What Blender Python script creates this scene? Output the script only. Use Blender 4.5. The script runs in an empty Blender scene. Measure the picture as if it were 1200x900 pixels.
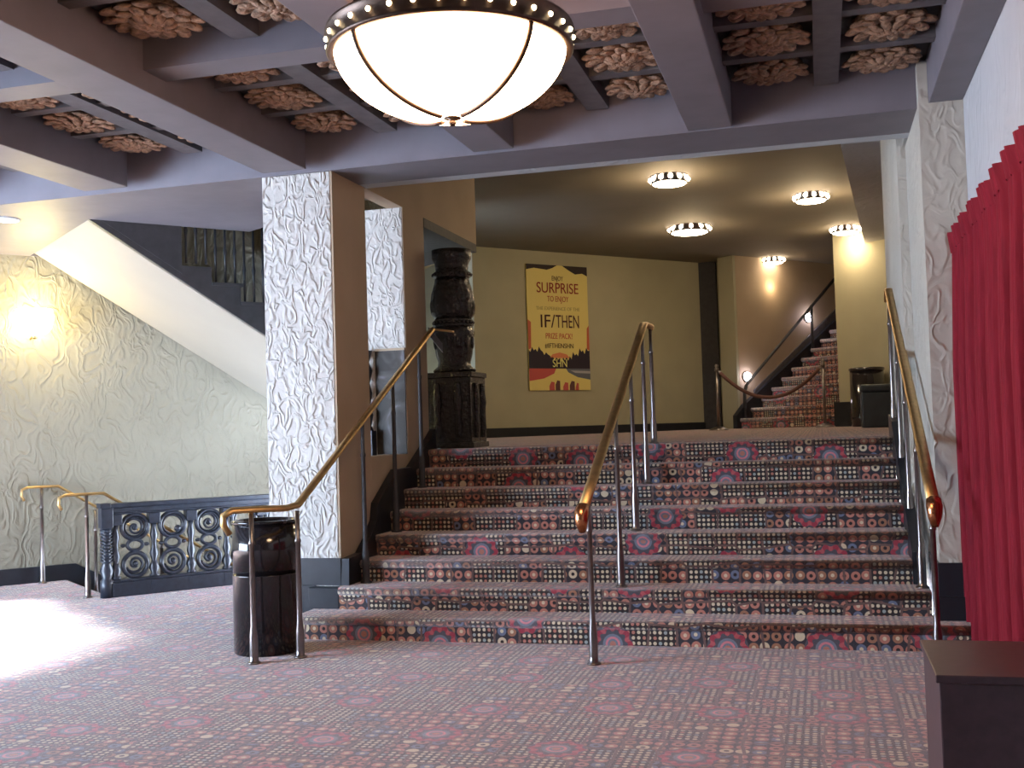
import bpy, math, random
from mathutils import Vector, Matrix
random.seed(7)
SC = bpy.context.scene
COL = SC.collection
PI = math.pi
def V(*a): return Vector(a)

# ------------------------------------------------------------------ materials
class NT:
    def __init__(s, m):
        s.nt = m.node_tree; s.n = s.nt.nodes; s.l = s.nt.links
        s.b = s.n['Principled BSDF']
    def add(s, t, **k):
        x = s.n.new(t)
        for a, v in k.items():
            if a == 'ins':
                for i, w in v.items():
                    if isinstance(w, bpy.types.NodeSocket): s.l.new(w, x.inputs[i])
                    else: x.inputs[i].default_value = w
            else: setattr(x, a, v)
        return x
    def math(s, op, a, b=None, c=None):
        x = s.n.new('ShaderNodeMath'); x.operation = op
        for i, w in enumerate((a, b, c)):
            if w is None: continue
            if isinstance(w, bpy.types.NodeSocket): s.l.new(w, x.inputs[i])
            else: x.inputs[i].default_value = w
        return x.outputs[0]
    def mix(s, f, a, b, blend='MIX'):
        x = s.n.new('ShaderNodeMix'); x.data_type = 'RGBA'; x.blend_type = blend
        for i, w in ((0, f), (6, a), (7, b)):
            if isinstance(w, bpy.types.NodeSocket): s.l.new(w, x.inputs[i])
            else: x.inputs[i].default_value = (w if i == 0 else (*w, 1))
        return x.outputs[2]
    def ramp(s, f, stops, interp='LINEAR'):
        x = s.n.new('ShaderNodeValToRGB'); x.color_ramp.interpolation = interp
        e = x.color_ramp.elements
        while len(e) < len(stops): e.new(.5)
        for i, (p, c) in enumerate(stops):
            e[i].position = p; e[i].color = (*c, 1) if len(c) == 3 else c
        s.l.new(f, x.inputs[0]); return x.outputs[0]
    def bump(s, h, dist, strength=1.0, normal=None):
        x = s.n.new('ShaderNodeBump'); x.inputs['Distance'].default_value = dist
        x.inputs['Strength'].default_value = strength
        s.l.new(h, x.inputs['Height'])
        if normal is not None: s.l.new(normal, x.inputs['Normal'])
        s.l.new(x.outputs[0], s.b.inputs['Normal']); return x.outputs[0]
def M(name, col=(.5, .5, .5), rough=.6, metal=0., spec=.5, coat=0., emit=None, es=0.):
    m = bpy.data.materials.new(name); m.use_nodes = True
    t = NT(m); b = t.b
    b.inputs['Base Color'].default_value = (*col, 1); b.inputs['Roughness'].default_value = rough
    b.inputs['Metallic'].default_value = metal; b.inputs['Specular IOR Level'].default_value = spec
    b.inputs['Coat Weight'].default_value = coat
    if emit: b.inputs['Emission Color'].default_value = (*emit, 1); b.inputs['Emission Strength'].default_value = es
    return m, t
def simple(name, col, rough=.6, metal=0., var=.12, scale=6, bump=.0, coat=0., spec=.5):
    """paint or metal with a slight mottling of its own colour"""
    m, t = M(name, col, rough, metal, spec, coat)
    tc = t.add('ShaderNodeTexCoord')
    n = t.add('ShaderNodeTexNoise', ins={'Vector': tc.outputs['Object'], 'Scale': scale, 'Detail': 4.})
    c = t.ramp(n.outputs['Fac'], [(.3, tuple(x * (1 - var) for x in col)), (.7, tuple(min(1, x * (1 + var)) for x in col))])
    t.l.new(c, t.b.inputs['Base Color'])
    if bump: t.bump(n.outputs['Fac'], bump)
    return m
def stucco(name, col, scale, dist, warp=2.2, var=.08, coarse=0.):
    m, t = M(name, col, .75, spec=.3)
    tc = t.add('ShaderNodeTexCoord')
    mp = t.add('ShaderNodeMapping', ins={'Vector': tc.outputs['Object'], 'Scale': (1, 1, .62)})
    n1 = t.add('ShaderNodeTexNoise', ins={'Vector': mp.outputs[0], 'Scale': scale, 'Detail': 1.5, 'Roughness': .45, 'Distortion': warp})
    r1 = t.ramp(n1.outputs['Fac'], [(.0, (0, 0, 0)), (.38, (.0,) * 3), (.47, (.75,) * 3), (.53, (1,) * 3), (.60, (.45,) * 3), (.70, (.0,) * 3), (1, (.3,) * 3)], 'B_SPLINE')
    n2 = t.add('ShaderNodeTexNoise', ins={'Vector': tc.outputs['Object'], 'Scale': scale * 3.5, 'Detail': 3.})
    h = t.math('MULTIPLY_ADD', n2.outputs['Fac'], .25, r1)
    t.bump(h, dist)
    n3 = t.add('ShaderNodeTexNoise', ins={'Vector': tc.outputs['Object'], 'Scale': 1.3, 'Detail': 3.})
    c = t.ramp(n3.outputs['Fac'], [(.3, tuple(x * (1 - var) for x in col)), (.7, tuple(x * (1 + var) for x in col))])
    t.l.new(c, t.b.inputs['Base Color'])
    return m
def carpet(name, gain=1.0):
    m, t = M(name, (.1, .05, .06), .95, spec=.1)
    t.b.inputs['Sheen Weight'].default_value = .9; t.b.inputs['Sheen Roughness'].default_value = .5
    t.b.inputs['Sheen Tint'].default_value = (.92, .82, .83, 1)
    uv = t.add('ShaderNodeUVMap', uv_map='UVMap')
    P = uv.outputs[0]
    def vor(scale, rnd, feat='F1', vec=None):
        return t.add('ShaderNodeTexVoronoi', voronoi_dimensions='2D', feature=feat,
                     ins={'Vector': vec or P, 'Scale': scale, 'Randomness': rnd})
    def less(a, b): return t.math('LESS_THAN', a, b)
    def sep(c): return t.add('ShaderNodeSeparateColor', ins={0: c})
    g = gain
    K = lambda r, gg, b: (r * g, gg * g, b * g)
    dark, navy = K(.011, .008, .009), K(.017, .016, .022)
    beige, rose, red = K(.40, .34, .23), K(.30, .12, .085), K(.22, .022, .036)
    teal, blue, rust = K(.20, .23, .22), K(.085, .105, .16), K(.22, .10, .055)
    # small dots on a square lattice of 3.4 cm, grouped in blocks
    d1 = vor(1 / .034, 0.04); c1 = sep(d1.outputs['Color'])
    dots = less(d1.outputs['Distance'], .33)
    dotcol = t.ramp(c1.outputs[0], [(0, beige), (.45, teal), (.62, beige), (.8, rose)], 'CONSTANT')
    A = t.mix(dots, dark, dotcol)
    # larger rosettes, 7 cm
    d2 = vor(1 / .07, 0.12); c2 = sep(d2.outputs['Color'])
    ros = less(d2.outputs['Distance'], .43); core = less(d2.outputs['Distance'], .17)
    roscol = t.ramp(c2.outputs[1], [(0, rose), (.4, rust), (.6, rose), (.78, blue), (.9, beige)], 'CONSTANT')
    Bm = t.mix(ros, navy, roscol); Bm = t.mix(core, Bm, t.ramp(c2.outputs[2], [(0, beige), (.6, dark)], 'CONSTANT'))
    # which of the two a block of 17 cm shows
    d3 = vor(1 / .17, .25); c3 = sep(d3.outputs['Color'])
    base = t.mix(less(c3.outputs[0], .46), Bm, A)
    # crosses of short light bars between the blocks
    e3 = vor(1 / .17, .25, 'DISTANCE_TO_EDGE')
    base = t.mix(less(e3.outputs['Distance'], .045), base, K(.085, .05, .042))
    # big medallions
    d4 = vor(1 / .60, .42); r = t.math('MULTIPLY', d4.outputs['Distance'], .60)
    rel = t.add('ShaderNodeVectorMath', operation='SUBTRACT', ins={0: t.add('ShaderNodeVectorMath', operation='SCALE', ins={0: P, 'Scale': 1.0}).outputs[0], 1: t.add('ShaderNodeVectorMath', operation='SCALE', ins={0: d4.outputs['Position'], 'Scale': 1.0}).outputs[0]})
    # voronoi position is in scaled space; angle round the medallion gives its petals
    sx = t.add('ShaderNodeSeparateXYZ', ins={0: rel.outputs[0]})
    ang = t.math('ARCTAN2', sx.outputs[1], sx.outputs[0])
    pet = t.math('COSINE', t.math('MULTIPLY', ang, 10.))
    rim = t.math('MULTIPLY_ADD', pet, .009, .104)
    ringd = t.math('ABSOLUTE', t.math('SUBTRACT', r, rim))
    base = t.mix(less(r, .128), base, K(.05, .05, .06))
    base = t.mix(less(ringd, .016), base, t.mix(less(pet, -.2), red, K(.30, .06, .065)))
    base = t.mix(less(r, .064), base, K(.11, .13, .16))
    base = t.mix(less(t.math('ABSOLUTE', t.math('SUBTRACT', r, .04)), .007), base, K(.42, .14, .16))
    base = t.mix(less(r, .02), base, rose)
    fz = t.add('ShaderNodeTexNoise', noise_dimensions='2D', ins={'Vector': P, 'Scale': 260., 'Detail': 2.})
    base = t.mix(.6, base, t.ramp(fz.outputs['Fac'], [(.3, (.42,) * 3), (.7, (1.,) * 3)]), 'MULTIPLY')
    t.l.new(base, t.b.inputs['Base Color'])
    t.bump(fz.outputs['Fac'], .004)
    return m
m_carpet = m_carpet_floor = carpet('patterned_carpet', 2.1)
m_pillar = stucco('carved_plaster', (.52, .495, .46), 12., .013, 1.1)
m_column_plaster = stucco('smooth_plaster', (.47, .44, .38), 9., .006, 1.0)
m_wall = stucco('swirled_plaster', (.225, .205, .155), 6.5, .011, 1.4)
m_wallr = stucco('light_plaster', (.47, .47, .48), 5., .004, 1.2)
m_foyer = simple('foyer_plaster', (.39, .365, .25), .8, var=.05, scale=2, bump=.002)
m_foyer_b = simple('foyer_plaster_pink', (.42, .32, .22), .8, var=.06, scale=2, bump=.002)
m_fceil = simple('foyer_ceiling_paint', (.19, .165, .125), .8, var=.05, scale=2)
m_cream = simple('cream_plaster', (.34, .305, .25), .7, var=.03, scale=1.5)
m_beam = simple('mauve_beam_paint', (.165, .148, .168), .55, var=.07, scale=5, bump=.002)
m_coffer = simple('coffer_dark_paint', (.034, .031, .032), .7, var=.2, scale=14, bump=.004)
m_lattice = simple('lattice_paint', (.10, .09, .095), .7, var=.15, scale=12, bump=.003)
m_rosette = simple('terracotta_plaster', (.29, .175, .11), .75, var=.5, scale=26, bump=.03)
m_black = simple('black_gloss_trim', (.016, .018, .024), .32, var=.2, scale=10)
m_stringer = simple('charcoal_stringer_paint', (.045, .045, .05), .6, var=.2, scale=12)
m_iron = simple('black_iron_paint', (.022, .027, .040), .33, var=.3, scale=25, bump=.002)
m_brass = simple('brushed_brass', (.64, .43, .19), .42, 1.0, var=.12, scale=20)
m_steel = simple('dark_steel', (.26, .23, .22), .28, 1.0, var=.12, scale=20)
m_copper = simple('copper_cap', (.62, .27, .12), .25, 1.0, var=.15, scale=20)
m_bronze = simple('dark_bronze', (.10, .062, .045), .4, .8, var=.2, scale=20)
m_bin = simple('glossy_black_bin', (.012, .010, .012), .16, var=.2, scale=5, coat=.6)
m_bin_dull = simple('dull_blue_black_bin', (.02, .028, .034), .5, var=.2, scale=8)
m_column = simple('dark_carved_wood', (.013, .012, .012), .16, var=.4, scale=26, bump=.035, coat=.3)
m_box = simple('dark_box_lacquer', (.06, .034, .04), .36, var=.15, scale=30)
m_rope = simple('dark_rope', (.10, .04, .03), .8, var=.3, scale=60, bump=.004)
def curtain_mat():
    m, t = M('red_velvet', (.42, .012, .035), .8, spec=.2)
    t.b.inputs['Sheen Weight'].default_value = .12; t.b.inputs['Sheen Tint'].default_value = (.8, .12, .18, 1)
    tc = t.add('ShaderNodeTexCoord')
    mp = t.add('ShaderNodeMapping', ins={'Vector': tc.outputs['Object'], 'Scale': (1, 12, 1.)})
    n = t.add('ShaderNodeTexNoise', ins={'Vector': mp.outputs[0], 'Scale': 4., 'Detail': 4.})
    c = t.ramp(n.outputs['Fac'], [(.3, (.16, .005, .013)), (.7, (.22, .008, .020))])
    t.l.new(c, t.b.inputs['Base Color']); t.bump(n.outputs['Fac'], .01); return m
m_curtain = curtain_mat()
def emis(name, col, s): return M(name, (.9, .85, .75), .4, emit=col, es=s)[0]
m_bowl = emis('lit_alabaster', (1., .64, .36), 19.)
m_stud = emis('lit_stud', (1., .82, .50), 9.)
m_disc = emis('lit_diffuser', (1., .80, .58), 16.)
m_sconce = emis('lit_sconce_glass', (1., .80, .35), 30.)
m_bulb = emis('lit_step_bulb', (.85, .80, 1.), 25.)
def painted_reflections():
    m, t = M('mirror_painted_reflections', (.4, .36, .3), .45, spec=.3)
    tc = t.add('ShaderNodeTexCoord')
    n = t.add('ShaderNodeTexNoise', ins={'Vector': tc.outputs['Object'], 'Scale': 3.4, 'Detail': 3., 'Distortion': .8})
    t.l.new(t.ramp(n.outputs['Fac'], [(.45, (.03, .023, .016)), (.56, (.07, .06, .055)), (.70, (.26, .26, .29))]), t.b.inputs['Base Color'])  # pale reflections painted as noise patches in the base colour
    return m
m_mirror = painted_reflections()
def glass():
    m, t = M('door_glass', (.9, .95, 1), .02)
    tr = t.add('ShaderNodeBsdfTransparent'); tr.inputs[0].default_value = (.92, .95, .97, 1)
    fr = t.add('ShaderNodeLayerWeight', ins={'Blend': .12})
    mx = t.add('ShaderNodeMixShader', ins={0: fr.outputs['Fresnel'], 1: tr.outputs[0], 2: t.b.outputs[0]})
    t.l.new(mx.outputs[0], t.n['Material Output'].inputs[0]); return m
m_glass = glass()
def flat(name, col, rough=.6): return M(name, col, rough, spec=.3)[0]

# ------------------------------------------------------------------ mesh building
class MB:
    def __init__(s): s.v = []; s.f = []; s.sm = []; s.uv = []
    def face(s, idx, smooth=False, uv=None):
        s.f.append(tuple(idx)); s.sm.append(smooth); s.uv.append(uv)
    def box(s, x0, x1, y0, y1, z0, z1, mt=None):
        n = len(s.v)
        P = [V(x, y, z) for z in (z0, z1) for y in (y0, y1) for x in (x0, x1)]
        if mt is not None: P = [mt @ p for p in P]
        s.v += P
        for q in ((0, 2, 3, 1), (4, 5, 7, 6), (0, 1, 5, 4), (2, 6, 7, 3), (0, 4, 6, 2), (1, 3, 7, 5)):
            s.face([n + i for i in q])
        return s
    def prism(s, poly, z0, z1):
        """vertical prism over an xy polygon"""
        n = len(s.v); k = len(poly)
        a = sum(poly[i][0] * poly[(i + 1) % k][1] - poly[(i + 1) % k][0] * poly[i][1] for i in range(k))
        if a < 0: poly = poly[::-1]
        s.v += [V(x, y, z0) for x, y in poly] + [V(x, y, z1) for x, y in poly]
        uv0 = [(x, y) for x, y in poly]
        s.face([n + i for i in range(k)][::-1], uv=uv0[::-1]); s.face([n + k + i for i in range(k)], uv=uv0)
        for i in range(k):
            j = (i + 1) % k; s.face([n + i, n + j, n + k + j, n + k + i])
        return s
    def extrude(s, pts, d, smooth=False):
        """planar polygon of 3D points pushed along d"""
        n = len(s.v); k = len(pts); d = V(*d)
        s.v += [V(*p) for p in pts] + [V(*p) + d for p in pts]
        s.face([n + i for i in range(k)][::-1]); s.face([n + k + i for i in range(k)])
        for i in range(k):
            j = (i + 1) % k; s.face([n + i, n + j, n + k + j, n + k + i], smooth)
        return s
    def lathe(s, prof, c=(0, 0, 0), seg=24, smooth=True, flute=None):
        n = len(s.v); c = V(*c)
        for r, z in prof:
            for i in range(seg):
                a = 2 * PI * i / seg; rr = r * (1 + (flute(a, z) if flute else 0))
                s.v.append(c + V(rr * math.cos(a), rr * math.sin(a), z))
        m = len(prof)
        for j in range(m - 1):
            for i in range(seg):
                k = (i + 1) % seg
                s.face([n + j * seg + i, n + j * seg + k, n + (j + 1) * seg + k, n + (j + 1) * seg + i], smooth)
        s.face([n + i for i in range(seg)][::-1]); s.face([n + (m - 1) * seg + i for i in range(seg)])
        return s
    def tube(s, pts, r, seg=10, up=None, ry=None, closed=False, smooth=True):
        """swept round or oval section; r, ry numbers or lists"""
        P = [V(*p) for p in pts]; m = len(P); n = len(s.v)
        R = r if isinstance(r, (list, tuple)) else [r] * m
        RY = R if ry is None else (ry if isinstance(ry, (list, tuple)) else [ry] * m)
        pn = None
        for i, p in enumerate(P):
            if closed: t = P[(i + 1) % m] - P[i - 1]
            else: t = P[min(i + 1, m - 1)] - P[max(i - 1, 0)]
            t = t.normalized()
            u = V(*up) if up else (pn if pn is not None else (V(0, 0, 1) if abs(t.z) < .9 else V(1, 0, 0)))
            a = t.cross(u)
            if a.length < 1e-4: a = t.cross(V(0, 1, 0) if abs(t.y) < .9 else V(1, 0, 0))
            a.normalize(); b = a.cross(t).normalized(); pn = b
            for k in range(seg):
                q = 2 * PI * k / seg
                s.v.append(p + a * (R[i] * math.cos(q)) + b * (RY[i] * math.sin(q)))
        for i in range(m if closed else m - 1):
            j = (i + 1) % m
            for k in range(seg):
                l = (k + 1) % seg
                s.face([n + i * seg + k, n + i * seg + l, n + j * seg + l, n + j * seg + k], smooth)
        if not closed:
            s.face([n + k for k in range(seg)][::-1]); s.face([n + (m - 1) * seg + k for k in range(seg)])
        return s
    def ball(s, c, rx, ry=None, rz=None, seg=12, rings=8, rot=None):
        ry = rx if ry is None else ry; rz = rx if rz is None else rz
        n = len(s.v); c = V(*c)
        for j in range(rings + 1):
            th = PI * j / rings
            for i in range(seg):
                a = 2 * PI * i / seg
                p = V(rx * math.sin(th) * math.cos(a), ry * math.sin(th) * math.sin(a), rz * math.cos(th))
                if rot is not None: p = rot @ p
                s.v.append(c + p)
        for j in range(rings):
            for i in range(seg):
                k = (i + 1) % seg
                s.face([n + j * seg + i, n + (j + 1) * seg + i, n + (j + 1) * seg + k, n + j * seg + k], True)
        return s
    def build(s, name, mat, parent=None, loc=None, bevel=0.):
        me = bpy.data.meshes.new(name); me.from_pydata([tuple(v) for v in s.v], [], s.f); me.update()
        for p, q in zip(me.polygons, s.sm): p.use_smooth = q
        ul = me.uv_layers.new(name='UVMap')
        for p, uv in zip(me.polygons, s.uv):
            for k, li in enumerate(p.loop_indices):
                if uv: ul.data[li].uv = uv[k]
                else:
                    co = me.vertices[me.loops[li].vertex_index].co; nn = p.normal
                    ax = max(range(3), key=lambda i: abs(nn[i]))
                    ul.data[li].uv = ((co.y, co.z), (co.x, co.z), (co.x, co.y))[ax]
        me.materials.append(mat)
        o = bpy.data.objects.new(name, me); COL.objects.link(o)
        if loc: o.location = loc
        if parent: o.parent = parent
        if bevel:
            b = o.modifiers.new('edge', 'BEVEL'); b.width = bevel; b.segments = 2; b.limit_method = 'ANGLE'
        return o
def tag(o, label=None, cat=None, group=None, kind=None):
    if label: o['label'] = label
    if cat: o['category'] = cat
    if group: o['group'] = group
    if kind: o['kind'] = kind
    return o
def struct(o): o['kind'] = 'structure'; return o
def thing(name, label, cat, loc=(0, 0, 0), rz=0., group=None):
    o = bpy.data.objects.new(name, None); COL.objects.link(o); o.location = loc; o.rotation_euler = (0, 0, rz)
    o.empty_display_size = .1
    return tag(o, label, cat, group)
def dup(root, loc, rz=None, label=None, group=None):
    r = root.copy(); COL.objects.link(r); r.location = loc
    if rz is not None: r.rotation_euler = (0, 0, rz)
    if label: r['label'] = label
    if group: r['group'] = group
    for ch in list(root.children):
        c = ch.copy(); COL.objects.link(c); c.parent = r
        for g in list(ch.children):
            d = g.copy(); COL.objects.link(d); d.parent = c
    return r

# ------------------------------------------------------------------ the place: main numbers
R_, T_ = .155, .3126                 # riser and tread of the wide stair
ZL = 1.24                            # upper foyer level at the stair head
ZB = 3.32                            # underside of the ceiling beams
ZP = 3.62                            # coffer panels
W = V(.643, .766, 0); Pd = V(.766, -.643, 0)    # the wing on the left and the far foyer stand at 40 degrees
def sw(s, u, z=0.): return W * s + Pd * u + V(0, 0, z)
def foyz(y): return ZL + .006 * max(0, y - 2.19)
SA = V(-6.55, 1.24, 0); SB = V(-8.16, 2.54, 0)   # near and far side of the side stair
def A_(s, z=0., off=0.): return SA + W * s + Pd * (-off) + V(0, 0, z)

# ---- floor of the lower lobby: a polygon with the stairwell cut out
well0 = -3.00                        # s where the down stair starts
pB = V(-8.26, 2.62, 0)
uB = pB.dot(Pd); uR = V(-6.75, 1.74, 0).dot(Pd) - .04
def xy(v): return (v.x, v.y)
fl = MB()
fl.prism([(.39, -12.75), (.39, .32), (-3.9, .32), (-3.9, 2.3), xy(sw(-.6, uR)), xy(sw(well0, uR)), xy(sw(well0, uB)), xy(sw(-9.5, uB)), xy(sw(-9.5, 8.45))], -.12, 0)
struct(fl.build('floor', m_carpet_floor))
# stairs going down behind the balustrade
st = thing('carpeted_side_staircase', 'carpeted stair going down beside the swirled plaster wall, behind the black balustrade', 'staircase', tuple(sw(well0, uB + .8)))
Mi = Matrix.Translation(sw(well0, uB + .8)).inverted()
for k in range(8):
    b = MB(); s0 = well0 + .28 * k
    poly = [xy(Mi @ q) for q in (sw(s0, uB + .02), sw(s0 + .28, uB + .02), sw(s0 + .28, uR - .02), sw(s0, uR - .02))]
    b.prism(poly, -.155 * (k + 1) - .3, -.155 * (k + 1)); b.build('step', m_carpet_floor, st)
for nm, u in (('trim_1', uB - .0),):
    # black skirting that runs level and then follows the down stair
    b = MB(); b.extrude([sw(-9.4, u, 0), sw(well0 + .02, u, 0), sw(well0 + 2.2, u, -1.2), sw(well0 + 2.2, u, -1.03), sw(well0 + .1, u, .16), sw(-9.4, u, .17)], Pd * .025)
    struct(b.build('baseboard_left', m_black))
# stairwell enclosure added below the lobby floor to keep sky light out
b = MB(); b.prism([xy(sw(well0 - .1, uR + .1)), xy(sw(well0 + 3.2, uR + .1)), xy(sw(well0 + 3.2, uB - .1)), xy(sw(well0 - .1, uB - .1))], -2.6, -2.45); struct(b.build('floor_seal_well', m_carpet))
b = MB(); b.extrude([sw(well0 - .1, uR + .02, -2.45), sw(well0 + 3.2, uR + .02, -2.45), sw(well0 + 3.2, uR + .02, -.121), sw(well0 - .1, uR + .02, -.121)], Pd * .1); struct(b.build('wall_seal_well_near', m_wall))
b = MB(); b.extrude([sw(well0 + 3.0, uR + .02, -2.45), sw(well0 + 3.0, uB, -2.45), sw(well0 + 3.0, uB, 1.0), sw(well0 + 3.0, uR + .02, 1.0)], W * .1); struct(b.build('wall_seal_well_low', m_wall))
b = MB(); b.extrude([sw(well0 - .1, uR + .02, -2.45), sw(well0 - .1, uB, -2.45), sw(well0 - .1, uB, -.121), sw(well0 - .1, uR + .02, -.121)], W * .08); struct(b.build('wall_seal_well_front', m_wall))
# unseen walls added round the far foyer to block sky light
b = MB(); b.box(-8.4, 3.5, 19, 19.2, .9, 4.47); struct(b.build('wall_seal_far', m_foyer))
b = MB(); b.box(3.3, 3.5, 1.06, 19, .9, 4.47); struct(b.build('wall_seal_right', m_foyer))
b = MB(); b.box(-8.5, -8.3, 6.6, 19, .9, 4.47); struct(b.build('wall_seal_left', m_foyer))
b = MB(); b.box(.6, 3.5, .9, 1.06, .9, 4.47); struct(b.build('wall_seal_front', m_foyer))
# ---- left swirled wall
b = MB(); b.extrude([sw(-9.6, uB, -2.45), sw(1.3, uB, -2.45), sw(1.3, uB, 4.6), sw(-9.6, uB, 4.6)], -Pd * .2)
struct(b.build('wall_left', m_wall))
# ---- entrance wall behind and to the left of the camera, with glazed doors that let the daylight in
b = MB(); DS = -9.5
def dwall(u0, u1, z0, z1): b.extrude([sw(DS, u0, z0), sw(DS, u1, z0), sw(DS, u1, z1), sw(DS, u0, z1)], -W * .2)
dwall(uB - .2, -7.3, 0, 3.8); dwall(-2.6, 8.6, 0, 3.8); dwall(-7.3, -2.6, 2.62, 3.8)
struct(b.build('wall_entrance', m_wallr))
for k in range(5):
    u0 = -7.3 + k * .94; b = MB()
    for a, c, z0, z1 in ((u0, u0 + .05, 0, 2.62), (u0 + .89, u0 + .94, 0, 2.62), (u0 + .05, u0 + .89, 2.52, 2.62), (u0 + .05, u0 + .89, 0, .14)):
        b.extrude([sw(DS - .05, a, z0), sw(DS - .05, c, z0), sw(DS - .05, c, z1), sw(DS - .05, a, z1)], -W * .05)
    d = struct(b.build('door_%d' % (k + 1), m_black))
    g = MB(); g.extrude([sw(DS - .07, u0 + .05, .14), sw(DS - .07, u0 + .89, .14), sw(DS - .07, u0 + .89, 2.52), sw(DS - .07, u0 + .05, 2.52)], -W * .008)
    g.build('door_glass', m_glass, d)
    h = MB(); h.tube([sw(DS + .02, u0 + .80, .9), sw(DS + .02, u0 + .80, 1.3)], .015); h.build('door_handle', m_brass, d)
# ---- right wall
b = MB(); b.box(.39, .6, -12.9, 1.4, -.12, 4.5); struct(b.build('wall_right', m_wallr))

# ------------------------------------------------------------------ lobby ceiling: beams, coffers, rosettes
b = MB(); b.prism([(.6, -12.9), (.6, .32), (-5.9, .32), (-12.3, .1), (-12.3, -3)], ZP, ZP + .25)
struct(b.build('ceiling', m_coffer))
tn = [0]
def trim(bm, mat, bevel=0.):
    tn[0] += 1; return struct(bm.build('trim_%d' % tn[0], mat, bevel=bevel))
# header across the lobby and the plain ceiling of the left wing
b = MB(); b.prism([(.39, .3), (.39, .92), (-3.9, .92), (-5.25, 2.1), xy(SA + W * 1.45), xy(SA), (-6.72, .45)], ZB, 4.46)
trim(b, m_beam)
b = MB(); b.prism([(-6.72, .45), xy(SA), xy(SB + Pd * -.1), xy(sw(-3.2, uB)), xy(sw(-9.5, uB)), (-12.0, -.2), (-9.5, .45)], ZB, 4.46)
trim(b, m_beam)
# light plaster strip under the far side of the header
b = MB(); b.box(-3.9, .60, .921, 1.06, ZB, 4.249); trim(b, m_wallr)
# long beams
BE = [(-8.6, -8.2), (-7.35, -7.05), (-5.91, -5.53), (-4.40, -4.05), (-2.78, -2.49), (-1.30, -1.01), (.19, .39)]
for x0, x1 in BE:
    b = MB(); b.box(x0, x1, -9., .3 if x0 > -6.8 else .45, ZB, ZP); trim(b, m_beam, .006)
bays = [(BE[i][1], BE[i + 1][0]) for i in range(len(BE) - 1)]
CR = [-1.62, -3.80, -5.98]
for x0, x1 in bays:
    for y in CR:
        b = MB(); b.box(x0, x1, y - .11, y + .11, 3.43, ZP); trim(b, m_beam)
    xc = (x0 + x1) / 2; b = MB()
    segs = [(CR[0] + .11, .3), (CR[1] + .11, CR[0] - .11), (CR[2] + .11, CR[1] - .11)]
    for y0, y1 in segs:
        b.box(xc - .075, xc + .075, y0, y1, 3.53, ZP)
        for k in (1, 2):
            y = y1 - .02 - k * (y1 - y0 - .0) / 3
            b.box(x0, xc - .075, y - .045, y + .045, 3.545, ZP); b.box(xc + .075, x1, y - .045, y + .045, 3.545, ZP)
    trim(b, m_lattice)
# rosettes
def rosette(kind):
    r = thing('ceiling_rosette', 'x', 'ceiling rosette', (0, 0, 0)); rnd = random.Random(kind)
    n = 12 if kind == 0 else 10
    b = MB()
    for k in range(n):
        a = 2 * PI * k / n + kind * .3; q = Matrix.Rotation(a, 3, 'Z')
        b.ball(q @ V(.185 + rnd.uniform(-.012, .018), 0, -.004), .062, .048 + rnd.uniform(-.006, .006), .017, 10, 6, q @ Matrix.Rotation(.25 + rnd.uniform(-.1, .1), 3, 'Y'))
        q = Matrix.Rotation(a + PI / n, 3, 'Z')
        b.ball(q @ V(.145, 0, -.020), .060, .036, .014, 10, 6, q @ Matrix.Rotation(.15 + rnd.uniform(-.15, .15), 3, 'Y'))
    b.lathe([(.02, -.02), (.17, -.006), (.20, .03)], seg=24); b.build('outer_petals', m_rosette, r)
    b = MB()
    for k in range(n - 2):
        a = 2 * PI * (k + .5) / (n - 2); q = Matrix.Rotation(a, 3, 'Z')
        b.ball(q @ V(.085, 0, -.033), .050, .030, .013, 8, 6, q @ Matrix.Rotation(-.35 + rnd.uniform(-.1, .1), 3, 'Y'))
    b.build('inner_petals', m_rosette, r)
    b = MB(); b.ball((0, 0, -.040), .034, .034, .022, 10, 6)
    for k in range(6): a = k * PI / 3; b.ball((.035 * math.cos(a), .035 * math.sin(a), -.045), .018, .018, .014, 8, 5)
    b.build('center_boss', m_rosette, r)
    return r
ros = [rosette(0), rosette(1)]; used = [False, False]
bay_names = {1: 'bay over the wall lamp', 2: 'bay above the small wall-side handrails', 3: 'bay left of the big lamp', 4: 'bay above the big lamp', 5: 'bay beside the right wall'}
row_names = ['first row from the cross header', 'second row from the cross header', 'third row from the cross header',
             'row just past the narrow cross beam', 'second row past the narrow cross beam', 'third row past the narrow cross beam']
rows = [.0, -.61, -1.2, -2.06, -2.70, -3.34]
vis = {1: [(0, 1)], 2: [(0, 0), (0, 1), (1, 0), (1, 1), (2, 0), (2, 1)],
       3: [(r, c) for r in range(4) for c in (0, 1)] + [(4, 1)], 4: [(r, c) for r in range(4) for c in (0, 1)], 5: [(r, c) for r in range(4) for c in (0, 1)]}
pick = 0
for bi, lst in vis.items():
    x0, x1 = bays[bi]; xc = (x0 + x1) / 2
    off = (x1 - x0) / 4 + .035
    for rw, cc in lst:
        x = xc + (off if cc else -off); k = (rw + cc + bi) % 2
        lab = 'terracotta flower rosette, %s column, %s, %s' % ('right' if cc else 'left', row_names[rw].replace('from the cross header', 'from header').replace('the narrow cross beam', 'cross beam'), bay_names[bi])
        loc = (x, rows[rw], 3.57); rz = random.uniform(0, 1)
        if not used[k]:
            used[k] = True; o = ros[k]; o.location = loc; o.rotation_euler = (0, 0, rz); o['label'] = lab; o['group'] = 'plaster rosettes in the ceiling coffers'
        else: o = dup(ros[k], loc, rz, lab, 'plaster rosettes in the ceiling coffers')
        s = 1.0 + random.uniform(-.05, .07); o.scale = (s, s, s)

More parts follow.
